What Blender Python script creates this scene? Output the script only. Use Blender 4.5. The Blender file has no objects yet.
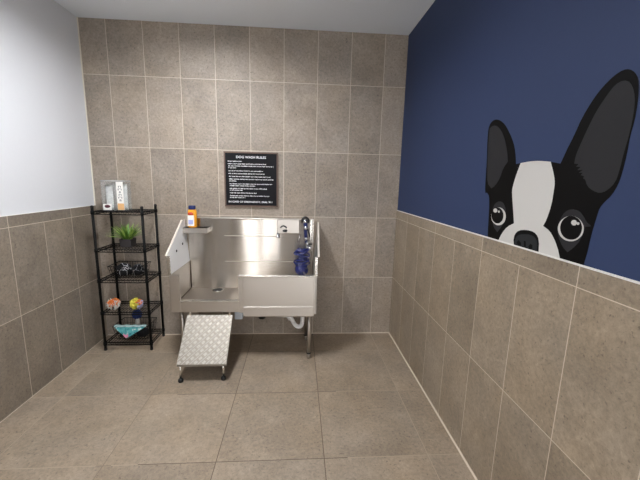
import bpy, bmesh, math, random
from mathutils import Vector, Matrix
PI = math.pi
LX, LY, LW, LL = 1.10, -1.22, 0.22, 0.60
LH = 0.050
EXPO = 0.22
scn = bpy.context.scene
col = scn.collection
rnd = random.Random(7)

# ------------------------------------------------------------------ constants
W, H, T = 2.816, 2.840, 1.275          # room width, height, top of the tiled lower walls
YF = -4.60                             # wall behind the viewpoint
XB, YR, YL = 0.2165, -2.133, -0.940    # tile joints: back wall, right wall, left wall
XF, YFL = 2.617, -0.355                # floor joints

def lin(r, g, b):
    f = lambda c: (c/255/12.92) if c/255 <= 0.04045 else ((c/255+0.055)/1.055)**2.4
    return (f(r), f(g), f(b), 1.0)

# ------------------------------------------------------------------ materials
def base_mat(name):
    m = bpy.data.materials.new(name); m.use_nodes = True
    nt = m.node_tree
    return m, nt, nt.nodes['Principled BSDF']

def N(nt, t, **kw):
    n = nt.nodes.new(t)
    for k, v in kw.items(): setattr(n, k, v)
    return n

def plain(name, rgb, rough=0.5, metal=0.0, noise=0.06, scale=40.0, bump=0.0, **inp):
    """one colour broken up by a fine procedural noise"""
    m, nt, b = base_mat(name)
    c = lin(*rgb)
    tc = N(nt, 'ShaderNodeTexCoord'); nz = N(nt, 'ShaderNodeTexNoise')
    nz.inputs['Scale'].default_value = scale; nz.inputs['Detail'].default_value = 4
    nt.links.new(tc.outputs['Object'], nz.inputs['Vector'])
    mr = N(nt, 'ShaderNodeMapRange')
    mr.inputs['To Min'].default_value = 1-noise; mr.inputs['To Max'].default_value = 1+noise
    nt.links.new(nz.outputs['Fac'], mr.inputs['Value'])
    mx = N(nt, 'ShaderNodeVectorMath', operation='SCALE'); mx.inputs[0].default_value = c[:3]
    nt.links.new(mr.outputs['Result'], mx.inputs['Scale'])
    nt.links.new(mx.outputs[0], b.inputs['Base Color'])
    b.inputs['Roughness'].default_value = rough; b.inputs['Metallic'].default_value = metal
    if bump:
        bp = N(nt, 'ShaderNodeBump'); bp.inputs['Strength'].default_value = bump; bp.inputs['Distance'].default_value = 0.002
        nt.links.new(nz.outputs['Fac'], bp.inputs['Height']); nt.links.new(bp.outputs['Normal'], b.inputs['Normal'])
    for k, v in inp.items(): b.inputs[k.replace('_', ' ')].default_value = v
    return m

def steel(name, rgb, rough, aniso=0.0, noise=0.05, axis=(0, 0, 1)):
    m, nt, b = base_mat(name)
    tc = N(nt, 'ShaderNodeTexCoord'); mp = N(nt, 'ShaderNodeMapping')
    mp.inputs['Scale'].default_value = (2, 2, 260)
    nt.links.new(tc.outputs['Object'], mp.inputs['Vector'])
    nz = N(nt, 'ShaderNodeTexNoise'); nz.inputs['Scale'].default_value = 1.0; nz.inputs['Detail'].default_value = 5
    nt.links.new(mp.outputs[0], nz.inputs['Vector'])
    mr = N(nt, 'ShaderNodeMapRange'); mr.inputs['To Min'].default_value = rough-noise; mr.inputs['To Max'].default_value = rough+noise
    nt.links.new(nz.outputs['Fac'], mr.inputs['Value']); nt.links.new(mr.outputs[0], b.inputs['Roughness'])
    b.inputs['Base Color'].default_value = lin(*rgb); b.inputs['Metallic'].default_value = 1.0
    if aniso:
        b.inputs['Anisotropic'].default_value = aniso
        tg = N(nt, 'ShaderNodeCombineXYZ')                 # brushed along the sheet: highlights stretch across the brushing
        for i in range(3): tg.inputs[i].default_value = axis[i]
        nt.links.new(tg.outputs[0], b.inputs['Tangent'])
    return m

def math_n(nt, op, a, bv=None, cv=None):
    n = N(nt, 'ShaderNodeMath', operation=op)
    for i, v in enumerate((a, bv, cv)):
        if v is None: continue
        if isinstance(v, (int, float)): n.inputs[i].default_value = v
        else: nt.links.new(v, n.inputs[i])
    return n.outputs[0]

def tile(name, ua, u0, pw, va, v0, ph, grout=0.004, strip=None, grout_rgb=(212, 198, 178), floor=False, tint=(149, 137, 124), seed=0.0):
    """stone-look tiles laid out in metres: joints at u0 + k*pw and v0 + k*ph"""
    m, nt, b = base_mat(name)
    L = nt.links
    geo = N(nt, 'ShaderNodeNewGeometry'); sp = N(nt, 'ShaderNodeSeparateXYZ')
    L.new(geo.outputs['Position'], sp.inputs[0])
    u = math_n(nt, 'SUBTRACT', sp.outputs[ua], u0); v = math_n(nt, 'SUBTRACT', sp.outputs[va], v0)
    un = math_n(nt, 'DIVIDE', u, pw)
    width = pw
    if strip:                                             # cut course along the top, longer tiles
        top = math_n(nt, 'GREATER_THAN', v, strip[0])
        un2 = math_n(nt, 'DIVIDE', u, strip[1])
        mixn = N(nt, 'ShaderNodeMix'); L.new(top, mixn.inputs['Factor']); L.new(un, mixn.inputs['A']); L.new(un2, mixn.inputs['B'])
        un = mixn.outputs['Result']
        width = math_n(nt, 'MULTIPLY_ADD', top, strip[1]-pw, pw)
    vn = math_n(nt, 'DIVIDE', v, ph)
    fu = math_n(nt, 'FRACT', un); fv = math_n(nt, 'FRACT', vn)
    du = math_n(nt, 'MULTIPLY', math_n(nt, 'MINIMUM', fu, math_n(nt, 'SUBTRACT', 1.0, fu)), width)
    dv = math_n(nt, 'MULTIPLY', math_n(nt, 'MINIMUM', fv, math_n(nt, 'SUBTRACT', 1.0, fv)), ph)
    dd = math_n(nt, 'MINIMUM', du, dv)
    gm = math_n(nt, 'LESS_THAN', dd, grout/2)
    # one random value per tile
    cmb = N(nt, 'ShaderNodeCombineXYZ')
    L.new(math_n(nt, 'FLOOR', un), cmb.inputs[0]); L.new(math_n(nt, 'FLOOR', vn), cmb.inputs[1]); cmb.inputs[2].default_value = seed+0.5
    wn = N(nt, 'ShaderNodeTexWhiteNoise', noise_dimensions='3D'); L.new(cmb.outputs[0], wn.inputs['Vector'])
    off = N(nt, 'ShaderNodeVectorMath', operation='SCALE'); L.new(wn.outputs['Color'], off.inputs[0]); off.inputs['Scale'].default_value = 20
    pos = N(nt, 'ShaderNodeVectorMath', operation='ADD'); L.new(geo.outputs['Position'], pos.inputs[0]); L.new(off.outputs[0], pos.inputs[1])
    def noise(scale, detail, rough=0.6, dist=0.0):
        n = N(nt, 'ShaderNodeTexNoise'); n.inputs['Scale'].default_value = scale; n.inputs['Detail'].default_value = detail
        n.inputs['Roughness'].default_value = rough; n.inputs['Distortion'].default_value = dist
        L.new(pos.outputs[0], n.inputs['Vector']); return n.outputs['Fac']
    cloud = noise(3.2, 6, 0.62, 0.4); fine = noise(55, 6, 0.8); speck = noise(66, 3, 0.6); pale = noise(52, 3, 0.6); fossil = noise(14, 5, 0.65, 1.0)
    mr = lambda val, a, bb, c, d: (lambda n: (L.new(val, n.inputs['Value']), [n.inputs[i].__setattr__('default_value', x) for i, x in (('From Min', a), ('From Max', bb), ('To Min', c), ('To Max', d))], n.outputs['Result'])[2])(N(nt, 'ShaderNodeMapRange'))
    f = mr(cloud, 0.3, 0.7, 0.80, 1.16)
    f = math_n(nt, 'MULTIPLY', f, mr(fine, 0.36, 0.64, 0.78, 1.20))
    f = math_n(nt, 'MULTIPLY', f, mr(speck, 0.30, 0.39, 0.58, 1.0))
    f = math_n(nt, 'MULTIPLY', f, mr(pale, 0.66, 0.72, 1.0, 1.22))
    f = math_n(nt, 'MULTIPLY', f, mr(fossil, 0.60, 0.75, 1.0, 1.25))
    f = math_n(nt, 'MULTIPLY', f, mr(wn.outputs['Value'], 0, 1, 0.91, 1.09))
    base = lin(*tint)
    warm = N(nt, 'ShaderNodeMix', data_type='RGBA')
    L.new(mr(noise(2.1, 3), 0.35, 0.65, 0, 1), warm.inputs['Factor'])
    warm.inputs['A'].default_value = (base[0]*0.985, base[1]*1.0, base[2]*1.02, 1)
    warm.inputs['B'].default_value = (base[0]*1.025, base[1]*1.0, base[2]*0.955, 1)
    sc = N(nt, 'ShaderNodeVectorMath', operation='SCALE'); L.new(warm.outputs['Result'], sc.inputs[0]); L.new(f, sc.inputs['Scale'])
    mixg = N(nt, 'ShaderNodeMix', data_type='RGBA')
    L.new(gm, mixg.inputs['Factor']); L.new(sc.outputs[0], mixg.inputs['A'])
    if floor:                                             # joints in the middle of the floor are dirty
        dark = math_n(nt, 'MULTIPLY', math_n(nt, 'GREATER_THAN', sp.outputs[0], 1.0), math_n(nt, 'LESS_THAN', sp.outputs[0], 2.15))
        gc = N(nt, 'ShaderNodeMix', data_type='RGBA'); L.new(dark, gc.inputs['Factor'])
        gc.inputs['A'].default_value = lin(*grout_rgb); gc.inputs['B'].default_value = lin(88, 74, 58)
        worn = math_n(nt, 'MULTIPLY', math_n(nt, 'GREATER_THAN', sp.outputs[0], 0.78), math_n(nt, 'LESS_THAN', sp.outputs[0], 0.86))
        gd = N(nt, 'ShaderNodeMix', data_type='RGBA'); L.new(worn, gd.inputs['Factor']); L.new(gc.outputs['Result'], gd.inputs['A']); gd.inputs['B'].default_value = lin(128, 113, 95)
        L.new(gd.outputs['Result'], mixg.inputs['B'])
    else:
        mixg.inputs['B'].default_value = lin(*grout_rgb)
    L.new(mixg.outputs['Result'], b.inputs['Base Color'])
    L.new(mr(fine, 0.3, 0.7, 0.42, 0.62), b.inputs['Roughness'])
    bp = N(nt, 'ShaderNodeBump'); bp.inputs['Strength'].default_value = 0.35; bp.inputs['Distance'].default_value = 0.0015
    hgt = math_n(nt, 'SUBTRACT', math_n(nt, 'MULTIPLY', fine, 0.4), gm)
    L.new(hgt, bp.inputs['Height']); L.new(bp.outputs['Normal'], b.inputs['Normal'])
    return m

def emit(name, rgb, strength):
    m, nt, b = base_mat(name)
    b.inputs['Base Color'].default_value = (0.8, 0.8, 0.8, 1)
    b.inputs['Emission Color'].default_value = lin(*rgb); b.inputs['Emission Strength'].default_value = strength
    return m

M = {}
M['tile_back'] = tile('stone tiles back wall', 0, XB, 0.3, 2, 0.0, 0.6, grout=0.0042, tint=(155, 143, 130), seed=1)
M['tile_left'] = tile('stone tiles left wall', 1, YL, 0.3, 2, 0.0, 0.6, grout=0.0042, strip=(1.2, 0.6), tint=(141, 130, 117), seed=2)
M['tile_right'] = tile('stone tiles right wall', 1, YR, 0.3, 2, 0.0, 0.6, grout=0.0036, strip=(1.2, 0.6), tint=(150, 136, 118), seed=3)
M['tile_floor'] = tile('stone tiles floor', 0, XF, 0.6, 1, YFL, 0.6, grout=0.0042, floor=True, grout_rgb=(172, 156, 134), tint=(152, 137, 119), seed=4)
M['white_paint'] = plain('white wall paint', (222, 224, 227), 0.75, noise=0.015, scale=90, bump=0.06)
M['ceiling_paint'] = plain('ceiling paint', (232, 238, 244), 0.85, noise=0.015, scale=60)
M['navy_paint'] = plain('navy wall paint', (49, 63, 97), 0.65, noise=0.03, scale=70, bump=0.06, Specular_IOR_Level=0.3)
M['trim_white'] = plain('white trim', (236, 234, 228), 0.4, noise=0.02)
M['trim_cream'] = plain('cream corner bead', (226, 220, 206), 0.5, noise=0.03)
M['caulk'] = plain('pale joint sealant', (205, 190, 170), 0.6, noise=0.06)
M['door_paint'] = plain('door paint', (214, 210, 200), 0.5)
M['dark_frame'] = plain('dark frame paint', (45, 42, 40), 0.5)
M['lamp'] = emit('lamp diffuser', (250, 251, 255), 118.0)
M['daylit_glass'] = emit('daylit frosted glass', (252, 252, 255), 3.6)
M['fill_glass_glow'] = emit('added front fill glass', (250, 252, 255), 10.0)
M['lamp_frame'] = plain('lamp frame', (120, 120, 122), 0.5)
def brushed(name, rgb, rough, aniso, axis):
    """brushed sheet: mirror sharp along the brushing, long streaks across it"""
    m = bpy.data.materials.new(name); m.use_nodes = True; nt = m.node_tree
    nt.nodes.remove(nt.nodes['Principled BSDF'])
    g = N(nt, 'ShaderNodeBsdfAnisotropic'); g.distribution = 'GGX'
    g.inputs['Color'].default_value = lin(*rgb); g.inputs['Roughness'].default_value = rough; g.inputs['Anisotropy'].default_value = aniso
    tg = N(nt, 'ShaderNodeCombineXYZ')
    for i in range(3): tg.inputs[i].default_value = axis[i]
    nt.links.new(tg.outputs[0], g.inputs['Tangent'])
    tc = N(nt, 'ShaderNodeTexCoord'); mp = N(nt, 'ShaderNodeMapping'); mp.inputs['Scale'].default_value = (1.5, 1.5, 180)
    nz = N(nt, 'ShaderNodeTexNoise'); nz.inputs['Scale'].default_value = 1.0; nz.inputs['Detail'].default_value = 4
    nt.links.new(tc.outputs['Object'], mp.inputs['Vector']); nt.links.new(mp.outputs[0], nz.inputs['Vector'])
    mr = N(nt, 'ShaderNodeMapRange'); mr.inputs['To Min'].default_value = 0.90; mr.inputs['To Max'].default_value = 1.08
    nt.links.new(nz.outputs['Fac'], mr.inputs['Value'])
    sc = N(nt, 'ShaderNodeVectorMath', operation='SCALE'); sc.inputs[0].default_value = lin(*rgb)[:3]; nt.links.new(mr.outputs[0], sc.inputs['Scale'])
    nt.links.new(sc.outputs[0], g.inputs['Color'])
    nt.links.new(g.outputs[0], nt.nodes['Material Output'].inputs['Surface'])
    return m
M['steel_back'] = brushed('brushed steel back sheet', (200, 193, 184), 0.22, 0.82, (1, 0, 0))
M['steel'] = steel('brushed steel', (212, 206, 197), 0.25, 1.0)
M['steel_floor'] = steel('brushed steel floor', (186, 177, 166), 0.36, 0.4, axis=(0, 1, 0))
M['steel_front'] = steel('brushed steel front', (198, 192, 184), 0.36, 0.5)
M['steel_lit_white'] = steel('steel sheet with painted brightness', (250, 250, 249), 0.36, 0.0)
M['steel_lit_white'].node_tree.nodes['Principled BSDF'].inputs['Metallic'].default_value = 0.0  # no metal, near white: reflected light painted into the left splash panel
M['steel_edge'] = steel('polished steel edge', (228, 225, 218), 0.25)
M['steel_highlight'] = plain('steel with painted highlight', (232, 224, 210), 0.45, 0.3)  # pale colour carries the light caught by folds and flanges
M['steel_shade'] = plain('painted corner shade', (92, 80, 66), 0.5, 0.6)  # shade colour for the inner corners of the tub
M['steel_dark'] = steel('steel tube', (186, 178, 168), 0.42)
M['aluminium'] = steel('tread plate aluminium', (160, 154, 144), 0.60)
M['tread_bar'] = steel('tread bar aluminium', (206, 201, 192), 0.56)
M['chrome'] = plain('chrome', (225, 226, 230), 0.08, 1.0, noise=0.01)
M['black_plastic'] = plain('black plastic', (18, 18, 19), 0.35)
M['black_metal'] = plain('black coated steel', (4, 4, 4), 0.6, noise=0.15, Specular_IOR_Level=0.2)
M['rubber'] = plain('black rubber', (16, 15, 15), 0.6)
M['white_plastic'] = plain('white pipe plastic', (250, 250, 250), 0.35)
M['milky_plastic'] = plain('milky blue plastic', (222, 230, 240), 0.35)
M['blue_hose'] = plain('blue hose plastic', (6, 25, 104), 0.18, noise=0.1, Coat_Weight=0.5)
M['navy_plastic'] = plain('navy plastic', (28, 40, 92), 0.35)
M['orange_plastic'] = plain('orange plastic', (240, 165, 40), 0.4)
M['label_white'] = plain('label paper', (240, 238, 232), 0.6, noise=0.02)
M['label_grey'] = plain('label print grey', (70, 72, 82), 0.6)
M['label_red'] = plain('label print red', (205, 75, 50), 0.6)
M['label_lilac'] = plain('label print lilac', (170, 178, 225), 0.6)
M['label_peach'] = plain('label print peach', (226, 178, 120), 0.6)
M['emblem'] = plain('emblem dark red', (88, 40, 52), 0.6)
M['sign_black'] = plain('sign board black', (14, 14, 18), 0.6, noise=0.05, Specular_IOR_Level=0.2)
M['sign_frame'] = plain('sign frame brown', (98, 78, 66), 0.55, noise=0.12, scale=25)
M['sign_text'] = plain('sign lettering', (235, 235, 236), 0.6)
M['vinyl_black'] = plain('black vinyl', (10, 9, 9), 0.6, noise=0.03, Specular_IOR_Level=0.12)
M['vinyl_grey'] = plain('charcoal vinyl', (46, 46, 48), 0.6, noise=0.03, Specular_IOR_Level=0.15)
M['vinyl_white'] = plain('off white vinyl', (210, 208, 203), 0.5, noise=0.01)
M['vinyl_nose'] = plain('dark grey vinyl', (44, 46, 48), 0.6, Specular_IOR_Level=0.15)
M['leaf'] = plain('grass leaf', (92, 136, 46), 0.5, noise=0.35, scale=14)
M['leaf_light'] = plain('light grass leaf', (178, 204, 108), 0.5, noise=0.25, scale=14)
M['pot'] = plain('charcoal pot', (56, 52, 52), 0.7, noise=0.1)
M['soil'] = plain('soil', (52, 40, 30), 0.95, noise=0.4, scale=120)
M['teal_cloth'] = plain('teal cloth', (92, 190, 190), 0.85, noise=0.3, scale=60)
M['pale_teal_cloth'] = plain('pale teal cloth', (168, 196, 196), 0.85, noise=0.45, scale=26)
M['pink_cloth'] = plain('pink cloth', (232, 150, 180), 0.85, noise=0.25, scale=70)
M['white_cloth'] = plain('white cloth', (232, 230, 224), 0.85, noise=0.12, scale=80)
M['orange_cloth'] = plain('orange cloth', (236, 140, 72), 0.85, noise=0.25, scale=70)
M['yellow_cloth'] = plain('yellow cloth', (232, 222, 92), 0.85, noise=0.25, scale=70)
M['lilac_cloth'] = plain('lilac cloth', (190, 190, 225), 0.85, noise=0.2, scale=70)
M['navy_cloth'] = plain('navy cloth', (22, 46, 104), 0.8, noise=0.15, scale=70)
M['black_cloth'] = plain('black cloth', (17, 17, 22), 0.85, noise=0.2, scale=80)
M['sachet'] = plain('grey sachet film', (228, 228, 225), 0.4, noise=0.35, scale=45)
M['sachet_dark'] = plain('dark grey sachet film', (176, 172, 166), 0.4, noise=0.4, scale=45)
def clear_mat():
    m, nt, b = base_mat('clear acrylic')
    b.inputs['Base Color'].default_value = lin(240, 241, 240); b.inputs['Roughness'].default_value = 0.08
    tr = N(nt, 'ShaderNodeBsdfTransparent'); tr.inputs[0].default_value = (0.97, 0.98, 0.98, 1); mx = N(nt, 'ShaderNodeMixShader'); mx.inputs[0].default_value = 0.07
    nt.links.new(tr.outputs[0], mx.inputs[1]); nt.links.new(b.outputs[0], mx.inputs[2])
    nt.links.new(mx.outputs[0], nt.nodes['Material Output'].inputs['Surface'])
    return m
M['clear'] = clear_mat()
M['clear_lid'] = plain('frosted lid plastic', (232, 232, 230), 0.25, Transmission_Weight=0.6, IOR=1.2)
# black bandana with white line figure
def bandana_mat():
    m, nt, b = base_mat('black bandana print')
    tc = N(nt, 'ShaderNodeTexCoord'); vo = N(nt, 'ShaderNodeTexVoronoi', feature='DISTANCE_TO_EDGE')
    vo.inputs['Scale'].default_value = 18; nt.links.new(tc.outputs['Object'], vo.inputs['Vector'])
    rp = N(nt, 'ShaderNodeValToRGB'); rp.color_ramp.interpolation = 'CONSTANT'
    rp.color_ramp.elements[0].color = lin(222, 222, 225); rp.color_ramp.elements[1].color = lin(14, 14, 18); rp.color_ramp.elements[1].position = 0.018
    nt.links.new(vo.outputs['Distance'], rp.inputs[0]); nt.links.new(rp.outputs[0], b.inputs['Base Color']); b.inputs['Roughness'].default_value = 0.85
    return m
M['bandana'] = bandana_mat()
def teal_print():
    m, nt, b = base_mat('teal bandana print')
    tc = N(nt, 'ShaderNodeTexCoord'); nz = N(nt, 'ShaderNodeTexNoise'); nz.inputs['Scale'].default_value = 30; nz.inputs['Detail'].default_value = 2
    nt.links.new(tc.outputs['Object'], nz.inputs['Vector'])
    rp = N(nt, 'ShaderNodeValToRGB'); e = rp.color_ramp.elements
    e[0].position = 0.36; e[0].color = lin(40, 120, 130); e[1].position = 0.44; e[1].color = lin(84, 168, 172)
    x = e.new(0.6); x.color = lin(104, 184, 186); x = e.new(0.68); x.color = lin(225, 232, 230)
    nt.links.new(nz.outputs['Fac'], rp.inputs[0]); nt.links.new(rp.outputs[0], b.inputs['Base Color']); b.inputs['Roughness'].default_value = 0.85
    return m
M['teal_print'] = teal_print()

# ------------------------------------------------------------------ mesh helpers
class MB:
    """collects shapes in world metres; build() links them as ONE mesh object"""
    def __init__(s): s.bm = bmesh.new()
    def box(s, a, b, bev=0.0):
        a, b = Vector(a), Vector(b)
        r = bmesh.ops.create_cube(s.bm, size=1.0)
        c = (a+b)/2; d = b-a
        for v in r['verts']: v.co = Vector((v.co.x*d.x, v.co.y*d.y, v.co.z*d.z))+c
        if bev:
            ed = list({e for v in r['verts'] for e in v.link_edges})
            bmesh.ops.bevel(s.bm, geom=ed, offset=bev, segments=2, profile=0.5, affect='EDGES')
        return s
    def tube(s, pts, r, seg=8, closed=False, caps=True):
        P = [Vector(p) for p in pts]; n = len(P); rings = []
        rr = r if isinstance(r, (list, tuple)) else [r]*n
        up = None
        for i, p in enumerate(P):
            if closed: t = P[(i+1) % n]-P[i-1]
            else: t = P[min(i+1, n-1)]-P[max(i-1, 0)]
            t.normalize()
            if up is None:
                up = Vector((0, 0, 1)) if abs(t.z) < 0.9 else Vector((1, 0, 0))
            x = t.cross(up)
            if x.length < 1e-6: x = t.cross(Vector((0.3, 1, 0.2)))
            x.normalize(); y = x.cross(t).normalized(); up = y
            rings.append([s.bm.verts.new(p+rr[i]*(math.cos(2*PI*k/seg)*x+math.sin(2*PI*k/seg)*y)) for k in range(seg)])
        m = n if closed else n-1
        for i in range(m):
            A, B = rings[i], rings[(i+1) % n]
            for k in range(seg):
                f = s.bm.faces.new((A[k], A[(k+1) % seg], B[(k+1) % seg], B[k])); f.smooth = True
        if not closed and caps:
            s.bm.faces.new(rings[0][::-1]); s.bm.faces.new(rings[-1])
        return s
    def cyl(s, p, q, r, seg=16): return s.tube([p, q], r, seg)
    def lathe(s, prof, c, seg=24, sx=1.0, sy=1.0, caps=True):
        rings = []
        for (r, z) in prof:
            rings.append([s.bm.verts.new((c[0]+r*sx*math.cos(2*PI*k/seg), c[1]+r*sy*math.sin(2*PI*k/seg), c[2]+z)) for k in range(seg)])
        for A, B in zip(rings, rings[1:]):
            for k in range(seg):
                f = s.bm.faces.new((A[k], A[(k+1) % seg], B[(k+1) % seg], B[k])); f.smooth = True
        if caps: s.bm.faces.new(rings[0][::-1]); s.bm.faces.new(rings[-1])
        return s
    def prism(s, pts, vec):
        vec = Vector(vec)
        A = [s.bm.verts.new(p) for p in pts]; B = [s.bm.verts.new(Vector(p)+vec) for p in pts]
        s.bm.faces.new(A); s.bm.faces.new(B[::-1])
        n = len(A)
        for i in range(n): s.bm.faces.new((A[i], B[i], B[(i+1) % n], A[(i+1) % n]))
        return s
    def ball(s, c, r, sx=1, sy=1, sz=1, sub=2):
        res = bmesh.ops.create_icosphere(s.bm, subdivisions=sub, radius=r)
        for v in res['verts']: v.co = Vector((v.co.x*sx, v.co.y*sy, v.co.z*sz))+Vector(c)
        for f in {f for v in res['verts'] for f in v.link_faces}: f.smooth = True
        return s
    def grid(s, fn, nu, nv, thick=None):
        V = [[s.bm.verts.new(fn(i/nu, j/nv)) for j in range(nv+1)] for i in range(nu+1)]
        for i in range(nu):
            for j in range(nv):
                f = s.bm.faces.new((V[i][j], V[i+1][j], V[i+1][j+1], V[i][j+1])); f.smooth = True
        return s
    def build(s, name, mat, parent=None, loc=None, bevel=0.0, solid=0.0):
        bmesh.ops.recalc_face_normals(s.bm, faces=s.bm.faces[:])
        me = bpy.data.meshes.new(name)
        o = bpy.data.objects.new(name, me); col.objects.link(o)
        off = Vector((0, 0, 0))
        if parent is not None:
            off = world_loc(parent)
            o.parent = parent
        elif loc is not None:
            off = Vector(loc); o.location = off
        bmesh.ops.translate(s.bm, verts=s.bm.verts[:], vec=-off)
        s.bm.to_mesh(me); s.bm.free()
        me.materials.append(M[mat] if isinstance(mat, str) else mat)
        if solid:
            md = o.modifiers.new('thickness', 'SOLIDIFY'); md.thickness = solid; md.offset = 0
        if bevel:
            md = o.modifiers.new('edge', 'BEVEL'); md.width = bevel; md.segments = 2; md.limit_method = 'ANGLE'
        return o

def world_loc(o):
    v = Vector((0, 0, 0))
    while o is not None: v += o.location; o = o.parent
    return v

def thing(name, label, cat, loc, group=None):
    o = bpy.data.objects.new(name, None); col.objects.link(o); o.location = loc
    o.empty_display_size = 0.05
    return tag(o, label, cat, group)
def tag(o, label, cat, group=None):
    o['label'] = label; o['category'] = cat
    if group: o['group'] = group
    return o
def struct(o): o['kind'] = 'structure'; return o

def text_mesh(body, size, bold=0.0):
    cu = bpy.data.curves.new('lettering', 'FONT'); cu.body = body; cu.size = size; cu.align_x = 'LEFT'; cu.offset = bold; cu.extrude = 0.0004
    ob = bpy.data.objects.new('lettering', cu); col.objects.link(ob)
    dg = bpy.context.evaluated_depsgraph_get()
    me = bpy.data.meshes.new_from_object(ob.evaluated_get(dg))
    bpy.data.objects.remove(ob); bpy.data.curves.remove(cu)
    return me
def place_text(mb, body, x, y, z, width, height, bold=0.0, jitter=None):
    """lettering on a surface facing -Y, fitted to width x height, lower left corner at x, z"""
    me = text_mesh(body, 1.0, bold)
    xs = [v.co.x for v in me.vertices]; ys = [v.co.y for v in me.vertices]
    x0, x1, y0, y1 = min(xs), max(xs), min(ys), max(ys)
    vs = [mb.bm.verts.new((x+(v.co.x-x0)/(x1-x0)*width, y-v.co.z*0.3, z+(v.co.y-y0)/(y1-y0)*height)) for v in me.vertices]
    for p in me.polygons:
        try: mb.bm.faces.new([vs[i] for i in p.vertices])
        except ValueError: pass
    bpy.data.meshes.remove(me)

# ------------------------------------------------------------------ the room
struct(MB().box((-0.2, YF-0.2, -0.1), (W+0.2, 0.2, 0)).build('floor', 'tile_floor'))
struct(MB().box((-0.2, YF-0.2, H), (W+0.2, 0.2, H+0.1)).build('ceiling', 'ceiling_paint'))
struct(MB().box((-0.2, 0, 0), (W+0.2, 0.12, H)).build('wall_back', 'tile_back'))
struct(MB().box((-0.14, YF, 0), (-0.006, 0, H)).build('wall_left', 'white_paint'))
struct(MB().box((-0.01, YF, 0), (0, 0, T)).build('wall_left_lower', 'tile_left'))
struct(MB().box((W+0.006, YF, 0), (W+0.14, 0, H)).build('wall_right', 'navy_paint'))
struct(MB().box((W, YF, 0), (W+0.01, 0, T)).build('wall_right_lower', 'tile_right'))
wf = MB()
wf.box((-0.2, YF-0.12, 0), (0.32, YF, H)).box((1.48, YF-0.12, 0), (2.20, YF, H)).box((2.70, YF-0.12, 0), (W+0.2, YF, H)).box((2.20, YF-0.12, 0), (2.70, YF, 0.15)).box((2.20, YF-0.12, 2.15), (2.70, YF, H)).box((0.32, YF-0.12, 2.15), (1.48, YF, H))
struct(wf.build('wall_front', 'white_paint'))
d = MB().box((0.50, YF-0.08, 0.008), (1.06, YF-0.03, 2.09), 0.003).build('door_1', 'door_paint'); struct(d)
MB().cyl((0.98, YF-0.03, 1.0), (0.98, YF+0.03, 1.0), 0.01).cyl((0.98, YF+0.03, 1.0), (0.87, YF+0.03, 1.0), 0.009).build('door_handle', 'chrome', d)
fr = MB().box((0.32, YF-0.12, 0), (0.50, YF+0.015, 2.15)).box((1.43, YF-0.12, 0), (1.48, YF+0.015, 2.15)).box((0.50, YF-0.12, 2.09), (1.43, YF+0.015, 2.15))
struct(fr.build('trim_1', 'dark_frame'))
struct(MB().box((1.06, YF-0.07, 0.0), (1.43, YF-0.05, 2.09)).build('window_1', 'daylit_glass'))
struct(MB().box((2.20, YF-0.07, 0.15), (2.70, YF-0.05, 2.15)).build('fill_window', 'fill_glass_glow'))  # last pane is unseen, added to glow as front fill
wfm = MB()
for a_, b_ in (((2.20, 0.15), (2.24, 2.15)), ((2.66, 0.15), (2.70, 2.15)), ((2.24, 0.15), (2.66, 0.19)), ((2.24, 2.11), (2.66, 2.15)), ((2.24, 1.1), (2.66, 1.13))): wfm.box((a_[0], YF-0.05, a_[1]), (b_[0], YF+0.01, b_[1]))
struct(wfm.build('trim_8', 'dark_frame'))  # frame around the added fill pane
# metal trims along the top of the tiled lower walls, bright corner strip, sealant joints
struct(MB().box((W-0.001, YF, T-0.001), (W+0.012, -0.001, T+0.005)).build('trim_2', 'trim_white'))
struct(MB().box((-0.012, YF, T-0.001), (0.001, -0.001, T+0.003)).build('trim_3', 'trim_white'))
struct(MB().box((-0.006, -0.006, T), (0.003, 0, H)).build('trim_4', 'trim_cream'))
struct(MB().prism([(W, YF, 0), (W-0.008, YF, 0), (W, YF, 0.008)], (0, -YF, 0)).build('trim_5', 'caulk'))
struct(MB().prism([(0, 0, 0), (0, -0.005, 0), (0, 0, 0.006)], (W, 0, 0)).build('trim_6', 'caulk'))
struct(MB().prism([(0, YF, 0), (0.004, YF, 0), (0, YF, 0.004)], (0, -YF, 0)).build('trim_7', 'tile_left'))

# ceiling lights
def ceiling_light(x, y, w, l, label, mat):
    t = thing('ceiling_light', label, 'light', (x, y, H), 'boxed ceiling lights')
    f = MB(); k = 0.012; hb = LH
    f.box((x-w/2-k, y-l/2-k, H-hb), (x-w/2, y+l/2+k, H)).box((x+w/2, y-l/2-k, H-hb), (x+w/2+k, y+l/2+k, H))
    f.box((x-w/2, y-l/2-k, H-hb), (x+w/2, y-l/2, H)).box((x-w/2, y+l/2, H-hb), (x+w/2, y+l/2+k, H))
    f.build('frame', 'lamp_frame', t)
    MB().box((x-w/2, y-l/2, H-0.008), (x+w/2, y+l/2, H-0.002)).build('diffuser', mat, t)
ceiling_light(LX, LY, LW, LL, 'long narrow ceiling light above the middle of the room', 'lamp')
ceiling_light(LX, -3.75, LW, 0.28, 'short unseen ceiling light added as soft fill near the door', 'lamp')  # soft fill lamp added behind the viewpoint

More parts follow.
